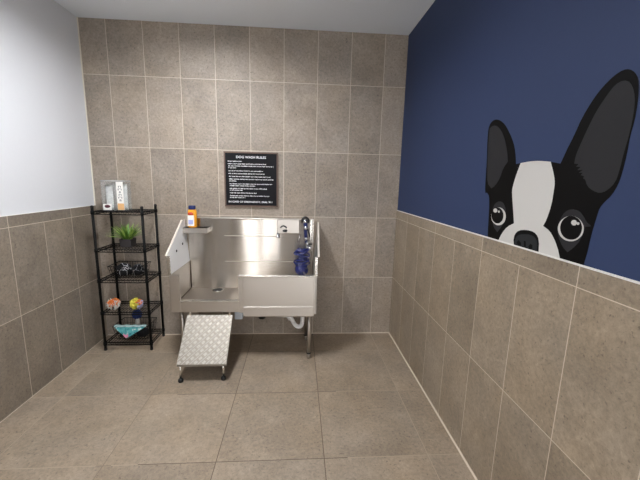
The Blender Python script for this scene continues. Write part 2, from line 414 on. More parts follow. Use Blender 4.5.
# ------------------------------------------------------------------ dog mural (vinyl on the navy wall)
MURAL = {
'head': [(-1.564,1.279),(-1.557,1.323),(-1.553,1.374),(-1.545,1.449),(-1.535,1.486),(-1.512,1.502),(-1.499,1.498),(-1.49,1.523),(-1.486,1.583),(-1.48,1.667),(-1.471,1.718),(-1.464,1.768),(-1.46,1.826),(-1.477,1.852),(-1.511,1.862),(-1.555,1.851),(-1.599,1.824),(-1.638,1.785),(-1.678,1.736),(-1.702,1.69),(-1.717,1.635),(-1.749,1.638),(-1.806,1.642),(-1.864,1.641),(-1.92,1.634),(-1.946,1.63),(-1.971,1.625),(-1.974,1.625),(-1.997,1.679),(-1.997,1.678),(-2.018,1.721),(-2.039,1.774),(-2.073,1.827),(-2.101,1.857),(-2.135,1.881),(-2.163,1.89),(-2.184,1.886),(-2.203,1.871),(-2.217,1.85),(-2.223,1.823),(-2.228,1.786),(-2.228,1.73),(-2.223,1.694),(-2.223,1.639),(-2.219,1.584),(-2.213,1.551),(-2.198,1.517),(-2.177,1.495),(-2.164,1.476),(-2.16,1.453),(-2.151,1.391),(-2.147,1.328),(-2.14,1.279)],
'earL': [(-1.475,1.824),(-1.503,1.834),(-1.539,1.826),(-1.579,1.797),(-1.613,1.755),(-1.644,1.695),(-1.657,1.649),(-1.627,1.62),(-1.61,1.573),(-1.582,1.541),(-1.55,1.524),(-1.508,1.549),(-1.493,1.625),(-1.484,1.692),(-1.478,1.75)],
'earR': [(-2.044,1.667),(-2.069,1.732),(-2.094,1.787),(-2.126,1.831),(-2.146,1.853),(-2.172,1.859),(-2.195,1.846),(-2.211,1.818),(-2.22,1.783),(-2.222,1.731),(-2.219,1.689),(-2.213,1.645),(-2.209,1.59),(-2.203,1.557),(-2.182,1.533),(-2.158,1.522),(-2.13,1.529),(-2.105,1.544),(-2.093,1.567),(-2.084,1.569),(-2.086,1.577),(-2.072,1.581),(-2.079,1.589),(-2.063,1.589),(-2.078,1.599),(-2.054,1.598),(-2.067,1.609),(-2.047,1.61),(-2.056,1.619),(-2.037,1.621),(-2.038,1.646)],
'white': [(-1.749,1.638),(-1.806,1.642),(-1.864,1.641),(-1.924,1.634),(-1.951,1.583),(-1.961,1.552),(-1.961,1.527),(-1.96,1.471),(-1.945,1.411),(-1.932,1.386),(-1.97,1.372),(-2.001,1.342),(-2.024,1.308),(-2.038,1.279),(-1.644,1.279),(-1.657,1.28),(-1.679,1.32),(-1.711,1.353),(-1.755,1.374),(-1.738,1.432),(-1.715,1.506),(-1.713,1.528),(-1.726,1.58)],
'noseO': [(-1.774,1.279),(-1.767,1.3),(-1.77,1.327),(-1.794,1.348),(-1.841,1.357),(-1.887,1.356),(-1.914,1.34),(-1.924,1.314),(-1.928,1.279)],
'noseI': [(-1.781,1.279),(-1.777,1.29),(-1.781,1.316),(-1.803,1.331),(-1.849,1.34),(-1.887,1.339),(-1.909,1.327),(-1.916,1.309),(-1.921,1.279)],
'nosL': [(-1.791,1.293),(-1.802,1.306),(-1.818,1.298),(-1.821,1.286),(-1.803,1.284)],
'nosR': [(-1.867,1.288),(-1.877,1.304),(-1.89,1.301),(-1.892,1.284),(-1.876,1.281)],
'nosC': [(-1.836,1.309),(-1.847,1.309),(-1.853,1.285),(-1.843,1.284)],
'lidL': [(-1.578,1.418),(-1.593,1.452),(-1.631,1.467),(-1.665,1.457),(-1.686,1.428),(-1.691,1.389),(-1.668,1.347),(-1.64,1.316),(-1.609,1.334),(-1.589,1.361)],
'lidR': [(-2.013,1.425),(-2.028,1.451),(-2.055,1.464),(-2.088,1.46),(-2.112,1.442),(-2.123,1.426),(-2.143,1.416),(-2.142,1.412),(-2.123,1.409),(-2.114,1.362),(-2.089,1.328),(-2.067,1.309),(-2.041,1.324),(-2.015,1.357),(-2.005,1.39)],
'whL': [(-1.692,1.399),(-1.692,1.388),(-1.689,1.377),(-1.682,1.367),(-1.672,1.359),(-1.659,1.353),(-1.644,1.35),(-1.629,1.349),(-1.614,1.352),(-1.6,1.357),(-1.588,1.365),(-1.58,1.375),(-1.576,1.386),(-1.575,1.398),(-1.58,1.409),(-1.588,1.419),(-1.599,1.427),(-1.613,1.433),(-1.628,1.435),(-1.643,1.435),(-1.657,1.432),(-1.67,1.426),(-1.681,1.418),(-1.688,1.409)],
'irL': [(-1.674,1.401),(-1.674,1.391),(-1.672,1.381),(-1.666,1.373),(-1.657,1.366),(-1.647,1.36),(-1.635,1.358),(-1.622,1.357),(-1.609,1.36),(-1.598,1.365),(-1.588,1.372),(-1.581,1.381),(-1.578,1.391),(-1.577,1.401),(-1.581,1.411),(-1.587,1.42),(-1.596,1.427),(-1.607,1.432),(-1.62,1.434),(-1.632,1.434),(-1.644,1.431),(-1.655,1.426),(-1.664,1.419),(-1.671,1.41)],
'h1L': [(-1.623,1.42),(-1.622,1.415),(-1.618,1.411),(-1.612,1.408),(-1.605,1.408),(-1.598,1.409),(-1.592,1.412),(-1.59,1.417),(-1.59,1.421),(-1.594,1.425),(-1.601,1.428),(-1.608,1.429),(-1.615,1.427),(-1.62,1.424)],
'h2L': [(-1.643,1.416),(-1.643,1.412),(-1.639,1.41),(-1.634,1.41),(-1.63,1.411),(-1.628,1.414),(-1.628,1.418),(-1.632,1.42),(-1.637,1.421),(-1.641,1.419)],
'whR': [(-2.119,1.402),(-2.12,1.391),(-2.117,1.38),(-2.11,1.37),(-2.101,1.361),(-2.089,1.354),(-2.075,1.35),(-2.06,1.349),(-2.046,1.351),(-2.032,1.356),(-2.021,1.364),(-2.013,1.374),(-2.008,1.386),(-2.008,1.398),(-2.012,1.41),(-2.02,1.421),(-2.031,1.43),(-2.044,1.436),(-2.058,1.439),(-2.073,1.439),(-2.086,1.436),(-2.099,1.43),(-2.108,1.422),(-2.116,1.413)],
'irR': [(-2.113,1.404),(-2.113,1.393),(-2.111,1.383),(-2.106,1.373),(-2.098,1.365),(-2.088,1.359),(-2.076,1.356),(-2.064,1.355),(-2.051,1.357),(-2.04,1.362),(-2.03,1.37),(-2.023,1.38),(-2.019,1.391),(-2.019,1.402),(-2.022,1.413),(-2.028,1.423),(-2.037,1.431),(-2.048,1.437),(-2.06,1.439),(-2.072,1.439),(-2.084,1.436),(-2.095,1.431),(-2.103,1.423),(-2.109,1.414)],
'h1R': [(-2.089,1.419),(-2.089,1.414),(-2.086,1.41),(-2.082,1.408),(-2.076,1.407),(-2.071,1.409),(-2.067,1.412),(-2.065,1.416),(-2.066,1.42),(-2.068,1.424),(-2.073,1.426),(-2.078,1.427),(-2.083,1.426),(-2.087,1.423)],
'h2R': [(-2.1,1.417),(-2.1,1.414),(-2.097,1.412),(-2.093,1.411),(-2.09,1.413),(-2.088,1.416),(-2.089,1.419),(-2.091,1.421),(-2.095,1.421),(-2.099,1.42)],
}
mural = thing('wall_decal', 'black and white dog face vinyl decal peeking over the tiles on the navy wall', 'wall decal', (W+0.006, -1.85, 1.279))
def vinyl(key, name, mat, layer, parent=None, label=None, smooth=True):
    pts = MURAL[key]
    if smooth and len(pts) > 8:                           # one pass of corner cutting where the outline is curved
        out = []
        n = len(pts)
        for i in range(n):
            a, b, c = pts[i-1], pts[i], pts[(i+1) % n]
            v1 = Vector((b[0]-a[0], b[1]-a[1])); v2 = Vector((c[0]-b[0], c[1]-b[1]))
            if v1.length < 1e-6 or v2.length < 1e-6: continue
            if v1.angle(v2) < 0.9 and min(b[1], a[1], c[1]) > 1.2795:
                out += [(b[0]+(a[0]-b[0])*0.25, b[1]+(a[1]-b[1])*0.25), (b[0]+(c[0]-b[0])*0.25, b[1]+(c[1]-b[1])*0.25)]
            else: out.append(b)
        pts = out
    x = W+0.006-0.0006*layer
    o = MB().prism([(x, p[0], p[1]) for p in pts], (0.0005, 0, 0)).build(name, mat, parent or mural)
    if label: o['label'] = label
    return o
vinyl('head', 'head', 'vinyl_black', 1)
vinyl('earL', 'inner_ear', 'vinyl_grey', 2); vinyl('earR', 'inner_ear', 'vinyl_grey', 2)
vinyl('white', 'muzzle', 'vinyl_white', 2, label='white blaze and muzzle')
nose = vinyl('noseO', 'nose', 'vinyl_black', 3); vinyl('noseI', 'nose_bridge', 'vinyl_nose', 4, nose)
for k in ('nosL', 'nosR', 'nosC'): vinyl(k, 'nostril', 'vinyl_black', 5, nose)
for s in 'LR':
    e = vinyl('lid'+s, 'eyelid', 'vinyl_grey', 2)
    vinyl('wh'+s, 'eye_white', 'vinyl_white', 3, e); vinyl('ir'+s, 'iris', 'vinyl_black', 4, e)
    vinyl('h1'+s, 'eye_glint', 'vinyl_white', 5, e); vinyl('h2'+s, 'eye_glint', 'vinyl_white', 5, e)

# ------------------------------------------------------------------ rules sign
SX0, SX1, SZ0, SZ1 = 1.172, 1.664, 1.288, 1.788
sign = thing('rules_sign', 'square black rules sign with white lettering on the tiled back wall', 'sign', ((SX0+SX1)/2, 0, SZ0))
MB().box((SX0+0.008, -0.014, SZ0+0.008), (SX1-0.008, -0.001, SZ1-0.008)).build('board', 'sign_black', sign)
f = MB()
f.box((SX0, -0.018, SZ0), (SX0+0.012, -0.0005, SZ1)).box((SX1-0.012, -0.018, SZ0), (SX1, -0.0005, SZ1))
f.box((SX0+0.012, -0.018, SZ0), (SX1-0.012, -0.0005, SZ0+0.012)).box((SX0+0.012, -0.018, SZ1-0.012), (SX1-0.012, -0.0005, SZ1))
f.build('frame', 'sign_frame', sign)
t = MB(); sy = -0.0143
SC = (SX1-SX0)/54.0                                       # metres per unit of the layout
zz = lambda v: SZ1-(v-152.6)*SC*1.005
place_text(t, 'DOG WASH RULES', SX0+0.112, sy, zz(158.9), 0.270, 0.021, 0.012)
o = t.build('title_lettering', 'sign_text', sign)
t = MB()
place_text(t, 'IN CASE OF EMERGENCY, DIAL 911', SX0+0.036, sy, zz(203.4), 0.402, 0.018, 0.012)
t.build('footer_lettering', 'sign_text', sign)
t = MB()
ROWS = [(162, 65, 212), (164.5, 65, 475), (166.6, 70, 550), (168.5, 70, 150), (171.4, 70, 432), (174.1, 70, 455), (177, 75, 525), (179.6, 75, 555), (181.5, 75, 150),
        (184.3, 80, 535), (186.2, 80, 350), (189, 80, 475), (190.7, 80, 210), (193.4, 80, 365), (196.3, 80, 500), (198.1, 80, 245)]
rr = random.Random(3)
for v, a, b in ROWS:                                      # small rows too fine to read: runs of short letter strokes
    x = SX0+(222+a/10.667-224.2)*SC; xe = SX0+(222+b/10.667-224.2)*SC
    z = zz(v+0.45)
    while x < xe:
        wl = rr.randint(2, 8)
        for k in range(wl):
            if x > xe: break
            h = 0.0075*(1.25 if rr.random() < 0.25 else 1.0)
            t.box((x, sy-0.0003, z), (x+0.0022, sy, z+h)); t.box((x+0.0022, sy-0.0003, z+(0 if rr.random() < .5 else h-0.0022)), (x+0.0044, sy, z+(0.0022 if rr.random() < .5 else h)))
            x += 0.0056
        x += 0.005
t.build('body_lettering', 'sign_text', sign)

# ------------------------------------------------------------------ dog wash tub
X0, X1, Y0, Y1 = 0.828, 2.008, -0.53, -0.016
tub = thing('dog_wash_tub', 'stainless steel dog wash tub with high splash panels against the back wall', 'tub', ((X0+X1)/2, -0.27, 0))
def P(mb, name, mat, parent=tub, **k): return mb.build(name, mat, parent, **k)
P(MB().box((X0+0.004, Y0+0.004, 0.484), (X1-0.004, Y1-0.004, 0.492)), 'basin_floor', 'steel_floor')
dr = P(MB().cyl((1.10, -0.085, 0.4915), (1.10, -0.085, 0.495), 0.042, 24), 'drain', 'black_plastic')
P(MB().lathe([(0.043, 0.0), (0.050, 0.0), (0.050, 0.003), (0.043, 0.004)], (1.10, -0.085, 0.4925), caps=False), 'drain_ring', 'steel_edge', dr)
b = MB().box((X0, Y1-0.004, 0.47), (X1, Y1, 1.178), 0.0015)
P(b, 'back_panel', 'steel_back')
for z, xa, xb in ((1.010, 1.16, 1.655), (0.760, 1.16, 1.83)):
    P(MB().tube([(xa, Y1-0.004, z), (xb, Y1-0.004, z)], 0.0034, 6), 'panel_seam', 'steel_highlight')
P(MB().box((X0+0.004, Y1-0.012, 1.172), (X1-0.004, Y1+0.004, 1.182), 0.003), 'panel_cap', 'steel_front')
for sx, x, lab in ((-1, X0, 'left'), (1, X1, 'right')):
    P(MB().box((x-0.002, Y0+0.002, 0.452), (x+0.002, Y1-0.004, 0.764)), 'side_panel', 'steel_front')
    # splash panel: upright at the front, leaning slightly outwards at the top
    lo = 0.030*sx; lf = 0.012*sx
    q = [(x, Y0+0.006, 0.764), (x, Y1-0.004, 0.764), (x+lo, Y1-0.004, 1.158), (x+lo, -0.075, 1.158), (x+lf, Y0+0.006, 0.925)]
    sp = P(MB().prism(q, (0.003*sx, 0, 0)), 'splash_panel', 'steel_lit_white' if sx < 0 else 'steel_front')
    a, c = Vector(q[3]), Vector(q[4])
    P(MB().prism([c, a, a+Vector((0.016*sx, 0, -0.001)), c+Vector((0.016*sx, 0, -0.001))], (0, 0, 0.004)), 'top_flange', 'steel_highlight', sp)
    P(MB().box((x-0.012 if sx < 0 else x-0.010, Y0+0.002, 0.764), (x+0.010 if sx < 0 else x+0.014, Y0+0.008, 0.925), 0.001), 'front_flange', 'steel_edge', sp)
    if sx < 0:
        for (yy, zz_) in ((-0.33, 0.925), (-0.17, 0.957)):
            f = (zz_-0.764)/0.394
            P(MB().lathe([(0, -0.001), (0.011, -0.001), (0.011, 0.003), (0.0, 0.003)], (0, 0, 0), 14), 'mounting_hole', 'black_plastic', sp)
            h = bpy.context.scene.collection.objects[-1]
            h.rotation_euler = (0, PI/2, 0)
            h.location = Vector((x+lo*f*0.75+0.003, yy, zz_))-world_loc(sp)
            for v in h.data.vertices: v.co += world_loc(sp)
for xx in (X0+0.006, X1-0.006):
    P(MB().tube([(xx, Y1-0.006, 0.50), (xx, Y1-0.006, 0.765)], 0.0045, 6).tube([(xx, Y1-0.006, 0.495), (xx, Y0+0.03, 0.495)], 0.004, 6), 'corner_shade', 'steel_shade')  # dark tubes stand in for the shade along the inner corners
# front: left post, low sill with apron, tall right panel
P(MB().box((X0, Y0, 0.452), (0.905, Y0+0.022, 0.766), 0.002), 'front_post', 'steel_front')
P(MB().box((0.905, Y0, 0.452), (1.375, Y0+0.022, 0.546), 0.002), 'sill_panel', 'steel_front')
P(MB().box((0.897, Y0-0.003, 0.545), (1.378, Y0+0.03, 0.551), 0.002), 'sill_edge', 'steel_edge')
P(MB().box((1.375, Y0, 0.446), (1.408, Y0+0.04, 0.768), 0.002), 'front_post', 'steel_front')
fp = MB().prism([(1.409, Y0, 0.758), (1.409, Y0, 0.500), (1.409, Y0-0.0025, 0.495), (1.409, Y0-0.0025, 0.418), (1.409, Y0+0.006, 0.418), (1.409, Y0+0.006, 0.758)], (0.583, 0, 0))
fp = P(fp, 'front_panel', 'steel_front')
P(MB().box((1.372, Y0-0.008, 0.757), (1.992, Y0+0.022, 0.769), 0.003), 'front_rim', 'steel_edge')
P(MB().box((1.992, Y0+0.002, 0.43), (X1+0.010, Y0+0.03, 0.764), 0.002), 'front_post', 'steel_front')
P(MB().box((1.42, Y0+0.02, 0.40), (X1-0.01, Y1-0.03, 0.43), 0.004), 'underside_tray', 'steel_dark')
P(MB().box((X0+0.03, Y0+0.03, 0.455), (1.42, Y1-0.03, 0.483), 0.004), 'underside_tray', 'steel_dark')
# ledge in the back left corner
P(MB().box((X0-0.02, -0.112, 1.088), (1.030, Y1-0.004, 1.093)).box((X0-0.02, -0.116, 1.046), (1.030, -0.112, 1.093)).box((1.026, -0.112, 1.05), (1.030, Y1-0.004, 1.088)), 'ledge', 'steel_front')
# control box
cb = P(MB().box((1.660, -0.055, 1.045), (1.868, Y1-0.004, 1.174), 0.004), 'control_box', 'steel_front')
P(MB().tube([(1.692, -0.060, 1.098), (1.700, -0.066, 1.110), (1.718, -0.068, 1.118), (1.738, -0.066, 1.110), (1.748, -0.060, 1.098)], 0.0065, 8), 'control_handle', 'black_plastic', cb)
P(MB().lathe([(0.0, 0), (0.022, 0.0), (0.024, 0.006), (0.018, 0.012), (0, 0.013)], (0, 0, 0), 18, 1.0, 0.55), 'control_button', 'black_plastic', cb)
h = col.objects[-1]
for v in h.data.vertices: v.co += world_loc(cb)
h.rotation_euler = (PI/2, 0, 0); h.location = Vector((1.733, -0.055, 1.070))-world_loc(cb)
P(MB().cyl((1.668, -0.035, 1.045), (1.668, -0.035, 1.012), 0.014).ball((1.668, -0.035, 1.010), 0.018), 'water_inlet', 'chrome', cb)
# legs
for lx, ly in ((0.895, -0.478), (1.962, -0.478), (0.905, -0.13), (1.945, -0.13)):
    lg = P(MB().cyl((lx, ly, 0.055), (lx, ly, 0.452 if lx < 1.4 else 0.40), 0.0165, 18), 'leg', 'steel_dark')
    P(MB().lathe([(0.018, 0.046), (0.019, 0.046), (0.019, 0.056), (0.0175, 0.056)], (lx, ly, 0), 18), 'collar', 'rubber', lg)
    P(MB().lathe([(0.016, 0.0), (0.017, 0.002), (0.0145, 0.03), (0.0145, 0.047)], (lx, ly, 0), 18), 'foot', 'steel_dark', lg)
# drain plumbing under the tub
def bend(pts, r, n=10):
    """smooth a polyline with quadratic corners"""
    Pn = [Vector(p) for p in pts]; out = [Pn[0]]
    for i in range(1, len(Pn)-1):
        a, b_, c = Pn[i-1], Pn[i], Pn[i+1]
        d1 = min(r, (a-b_).length/2); d2 = min(r, (c-b_).length/2)
        s_ = b_+(a-b_).normalized()*d1; e_ = b_+(c-b_).normalized()*d2
        for k in range(n+1):
            t_ = k/n; out.append(s_*(1-t_)**2+b_*2*t_*(1-t_)+e_*t_*t_)
    out.append(Pn[-1]); return out
pt = P(MB().tube(bend([(1.770, -0.25, 0.315), (1.80, -0.25, 0.28), (1.845, -0.25, 0.19), (1.905, -0.25, 0.19), (1.908, -0.25, 0.31), (1.908, -0.25, 0.40)], 0.06), 0.0195, 12), 'drain_trap', 'white_plastic')
P(MB().cyl((1.768, -0.25, 0.318), (1.800, -0.25, 0.272), 0.027, 16), 'trap_nut', 'white_plastic', pt)
P(MB().cyl((1.908, -0.25, 0.36), (1.908, -0.25, 0.40), 0.027, 16), 'trap_nut', 'white_plastic', pt)
P(MB().tube(bend([(1.38, -0.25, 0.322), (1.55, -0.25, 0.314), (1.70, -0.25, 0.306), (1.79, -0.25, 0.300)], 0.05), 0.017, 10), 'drain_pipe', 'white_plastic')
P(MB().lathe([(0.028, 0.0), (0.034, 0.006), (0.034, 0.05), (0.045, 0.12)], (1.535, -0.27, 0.285), 18), 'drain_outlet', 'black_plastic')
wb = MB().box((1.292, -0.30, 0.285), (1.362, -0.22, 0.37), 0.008)
wb.tube(bend([(1.302, -0.31, 0.37), (1.305, -0.31, 0.43), (1.348, -0.31, 0.43), (1.35, -0.31, 0.37)], 0.02), 0.012, 8).cyl((1.362, -0.26, 0.33), (1.395, -0.26, 0.33), 0.016).cyl((1.325, -0.26, 0.37), (1.325, -0.26, 0.456), 0.018)
P(wb, 'waste_valve', 'milky_plastic')

# ------------------------------------------------------------------ access ramp
ramp = thing('access_ramp', 'short sloping tread plate ramp on two black tipped legs below the tub opening', 'ramp', (1.135, -0.66, 0))
RA, RB = Vector((0, -0.520, 0.425)), Vector((0, -0.808, 0.147))
rxa, rxb = 0.950, 1.320
dv = (RB-RA); RLn = dv.length; dv.normalize(); nv = Vector((0, dv.z, -dv.y)); nv = nv if nv.z > 0 else -nv
def rp(x, s, n): return Vector((x, 0, 0))+RA+dv*s+nv*n
pl = MB()
c8 = [rp(rxa, 0, -0.004), rp(rxb, 0, -0.004), rp(rxb, RLn, -0.004), rp(rxa, RLn, -0.004)]
pl.prism(c8, nv*0.004)
# turned down front edge and sides
pl.prism([rp(rxa, RLn, 0), rp(rxb, RLn, 0), rp(rxb, RLn, 0)+Vector((0, 0, -0.016)), rp(rxa, RLn, 0)+Vector((0, 0, -0.016))], (0, 0.004, 0))
for x in (rxa, rxb-0.003): pl.prism([rp(x, 0, -0.004), rp(x, RLn, -0.004), rp(x, RLn, -0.022), rp(x, 0, -0.022)], (0.003, 0, 0))
plate = pl.build('tread_plate', 'aluminium', ramp)
td = MB()
def lozenge(x, s, ang, L, w):
    ca, sa = math.cos(ang), math.sin(ang)
    pts = [(-L/2, 0), (-L/4, w/2), (L/4, w/2), (L/2, 0), (L/4, -w/2), (-L/4, -w/2)]
    lo = [rp(x+a*ca-b_*sa, s+a*sa+b_*ca, 0) for a, b_ in pts]
    hi = [rp(x+(a*ca-b_*sa)*0.75, s+(a*sa+b_*ca)*0.75, 0.0022) for a, b_ in pts]
    A = [td.bm.verts.new(p) for p in lo]; B = [td.bm.verts.new(p) for p in hi]
    td.bm.faces.new(B)
    for i in range(6): td.bm.faces.new((A[i], A[(i+1) % 6], B[(i+1) % 6], B[i]))
pitch = 0.0305
nx, ns = int((rxb-rxa)/pitch), int(RLn/pitch)
for i in range(nx):
    for j in range(ns):
        cx = rxa+(i+0.5)*(rxb-rxa)/nx; cs = (j+0.5)*RLn/ns
        sgn = 1 if (i+j) % 2 == 0 else -1
        for k in (-2, -1, 0, 1, 2):
            o_ = k*0.0052
            lozenge(cx+o_*math.cos(PI/4)*1.0*(-sgn)*-1, cs+o_*math.sin(PI/4)*(-sgn), sgn*PI/4, 0.026, 0.0030)
td.build('tread_bars', 'tread_bar', plate)
for lx, ly in ((0.972, -0.800), (1.290, -0.780)):
    lg = MB().cyl((lx, ly, 0.02), (lx, ly, 0.150), 0.008, 12).box((lx-0.014, ly-0.006, 0.115), (lx+0.014, ly+0.016, 0.140), 0.002).build('leg', 'steel_edge', ramp)
    MB().lathe([(0.017, 0.0), (0.019, 0.003), (0.019, 0.02), (0.012, 0.028)], (lx, ly, 0), 18).build('rubber_foot', 'rubber', lg)
for lx in (0.975, 1.295):
    MB().box((lx-0.008, -0.526, 0.405), (lx+0.008, -0.512, 0.452), 0.002).build('hinge', 'steel_edge', ramp)

# ------------------------------------------------------------------ shower set and blue hose
sh = thing('shower_sprayer', 'chrome and navy hand shower in a black wall clip at the tub right end', 'shower', (1.93, Y1, 0.9))
yb = Y1-0.004
ri = MB().box((1.972, yb-0.012, 0.955), (1.988, yb, 1.176), 0.004); ri.build('riser_plate', 'steel_edge', sh)
br = MB().cyl((1.925, yb, 1.150), (1.925, yb-0.05, 1.150), 0.012)
br.tube([(1.925+0.032*math.cos(a), yb-0.055, 1.168+0.034*math.sin(a)) for a in [-0.5+k*(PI+1.0)/14 for k in range(15)]], 0.010, 8)
br.build('wall_clip', 'black_plastic', sh)
hd = MB().tube([(1.922, yb-0.060, 1.175), (1.927, yb-0.062, 1.13), (1.93, yb-0.060, 1.05), (1.935, yb-0.055, 0.96)], [0.022, 0.018, 0.0165, 0.013], 14).build('spray_handle', 'navy_plastic', sh)
MB().ball((1.924, yb-0.062, 1.165), 0.024, 1, 0.9, 1.1).build('spray_head', 'chrome', hd)
MB().tube([(1.930, yb-0.061, 1.118), (1.931, yb-0.061, 1.088)], 0.021, 14).build('spray_collar', 'chrome', hd)
MB().tube([(1.933, yb-0.058, 1.015), (1.935, yb-0.056, 0.985)], 0.020, 14).build('spray_collar', 'chrome', hd)
MB().tube(bend([(1.948, yb-0.08, 1.09), (1.965, yb-0.075, 1.04), (1.968, yb-0.07, 1.02)], .02), 0.006, 8).build('spray_trigger', 'black_plastic', hd)
MB().tube(bend([(1.875, yb-0.03, 1.03), (1.868, yb-0.04, 1.0), (1.862, yb-0.03, 0.97)], .02), [0.006]+[0.008]*11+[0.012], 8).build('supply_spout', 'chrome', sh)
va = MB().cyl((1.972, yb, 0.915), (1.972, yb-0.085, 0.915), 0.020).cyl((1.935, yb-0.05, 0.915), (1.995, yb-0.05, 0.915), 0.016).cyl((1.955, yb-0.05, 0.915), (1.940, yb-0.055, 0.975), 0.013).ball((1.972, yb-0.09, 0.915), 0.024).build('mixer_valve', 'chrome', sh)
MB().box((1.955, yb-0.105, 0.950), (1.992, yb-0.07, 0.962), 0.003).build('valve_lever', 'black_plastic', va)
MB().cyl((1.95, yb-0.05, 0.915), (1.925, yb-0.06, 0.865), 0.014).cyl((1.925, yb-0.06, 0.84), (1.955, yb-0.06, 0.835), 0.009).build('hose_connector', 'black_plastic', va)
# coiled hose: a hanging bundle of loops, wide at the bottom, loops splayed above
hx, hy = 1.897, -0.13
hose = thing('coiled_hose', 'shiny blue coiled hose hanging bunched below the chrome valve inside the tub', 'hose', (hx, hy, 0.65))
pts = []
loops = []                                                # centre height, half widths, sideways and forward tilt of each turn
hr = random.Random(5)
for k in range(15):
    loops.append((0.713+0.016*(hr.random()-0.5), 0.057, 0.052, 1.35*(hr.random()*2-1), 1.0*(hr.random()*2-1)))
loops += [(0.745, 0.048, 0.045, 0.1, 0.2), (0.785, 0.074, 0.040, 0.10, 0.35), (0.797, 0.070, 0.050, -0.20, 0.15), (0.815, 0.032, 0.030, 0.1, 0.1), (0.835, 0.036, 0.034, 0.5, 0.2),
          (0.868, 0.078, 0.036, 0.28, 0.3), (0.882, 0.066, 0.030, -0.45, 0.2), (0.895, 0.050, 0.024, 0.75, 0.2), (0.905, 0.030, 0.026, -0.3, 0.1)]
per = 30
for i in range((len(loops)-1)*per):
    k, f_ = divmod(i, per); f_ /= per
    q = [x_*(1-f_)+y_*f_ for x_, y_ in zip(loops[k], loops[k+1])]
    a = 2*PI*f_
    p_ = Vector((q[1]*math.cos(a), q[2]*math.sin(a), 0))
    p_ = Matrix.Rotation(q[3], 3, 'Y') @ (Matrix.Rotation(q[4], 3, 'X') @ p_)
    pts.append(Vector((hx-0.003, hy, q[0]))+p_)
MB().tube(pts, 0.0068, 7).build('coil', 'blue_hose', hose)
MB().tube(bend([(hx+0.03, hy, 0.900), (hx+0.02, hy+0.03, 0.915), (1.915, yb-0.075, 0.872)], 0.03), 0.0085, 8).build('hose_end', 'blue_hose', hose)

# ------------------------------------------------------------------ soap bottle on the ledge
bx, by, bz = 0.886, -0.068, 1.0935
bot = thing('shampoo_bottle', 'orange shampoo bottle with white label and navy cap on the steel corner ledge', 'bottle', (bx, by, bz))
def rrect(w, d_, c, n=5):
    o_ = []
    for q, (sx, sy_) in enumerate(((1, 1), (-1, 1), (-1, -1), (1, -1))):
        for k in range(n+1):
            a = q*PI/2+k/n*PI/2; o_.append((sx*(w/2-c)+c*math.cos(a), sy_*(d_/2-c)+c*math.sin(a)))
    return o_
def loft(mb, secs, n=5):
    rings = [[mb.bm.verts.new((bx+x, by+y, bz+z)) for x, y in rrect(w, d_, c, n)] for z, w, d_, c in secs]
    for A, B in zip(rings, rings[1:]):
        m_ = len(A)
        for k in range(m_):
            f = mb.bm.faces.new((A[k], A[(k+1) % m_], B[(k+1) % m_], B[k])); f.smooth = True
    mb.bm.faces.new(rings[0][::-1]); mb.bm.faces.new(rings[-1]); return mb
loft(MB(), [(0, .070, .036, .014), (.004, .078, .042, .016), (.12, .078, .042, .016), (.15, .076, .040, .016), (.163, .064, .036, .014), (.168, .050, .036, .015)]).build('bottle_body', 'orange_plastic', bot)
loft(MB(), [(.166, .056, .044, .016), (.168, .060, .046, .018), (.196, .060, .046, .018), (.200, .054, .040, .016)]).build('cap', 'navy_plastic', bot)
lb = MB().box((bx-0.036, by-0.0220, bz+0.014), (bx+0.020, by-0.0208, bz+0.112), 0.0).build('label', 'label_white', bot)
MB().box((bx-0.031, by-0.0226, bz+0.030), (bx+0.010, by-0.0218, bz+0.070)).build('label_print', 'label_lilac', lb)
MB().lathe([(0, 0), (0.026, 0), (0.026, 0.001), (0, 0.001)], (0, 0, 0), 16, 1, 0.6).build('label_print', 'label_red', lb)
h = col.objects[-1]
for v in h.data.vertices: v.co += world_loc(lb)
h.rotation_euler = (PI/2, 0, 0); h.location = Vector((bx-0.010, by-0.0206, bz+0.125))-world_loc(lb)

# ------------------------------------------------------------------ black wire shelving unit
AX0, AX1, AY0, AY1 = 0.145, 0.545, -0.300, -0.030
ZS = (0.073, 0.359, 0.653, 0.924, 1.247)
rack = thing('shelving_unit', 'black five tier wire shelving unit in the left corner beside the tub', 'shelf', ((AX0+AX1)/2, (AY0+AY1)/2, 0))
for x in (AX0, AX1):
    for y in (AY0, AY1):
        po = MB().cyl((x, y, 0.012), (x, y, 1.285), 0.0108, 12)
        for z in ZS: po.lathe([(0.0108, -0.016), (0.015, -0.014), (0.014, 0.014), (0.0108, 0.016)], (x, y, z-0.008), 12)
        po = po.build('post', 'black_metal', rack)
        MB().lathe([(0.012, 0), (0.013, 0.002), (0.013, 0.02), (0.0105, 0.024)], (x, y, 0), 12).build('foot', 'rubber', po)
        MB().lathe([(0.0125, 1.282), (0.0125, 1.292), (0.007, 1.298)], (x, y, 0), 12).build('post_cap', 'rubber', po)
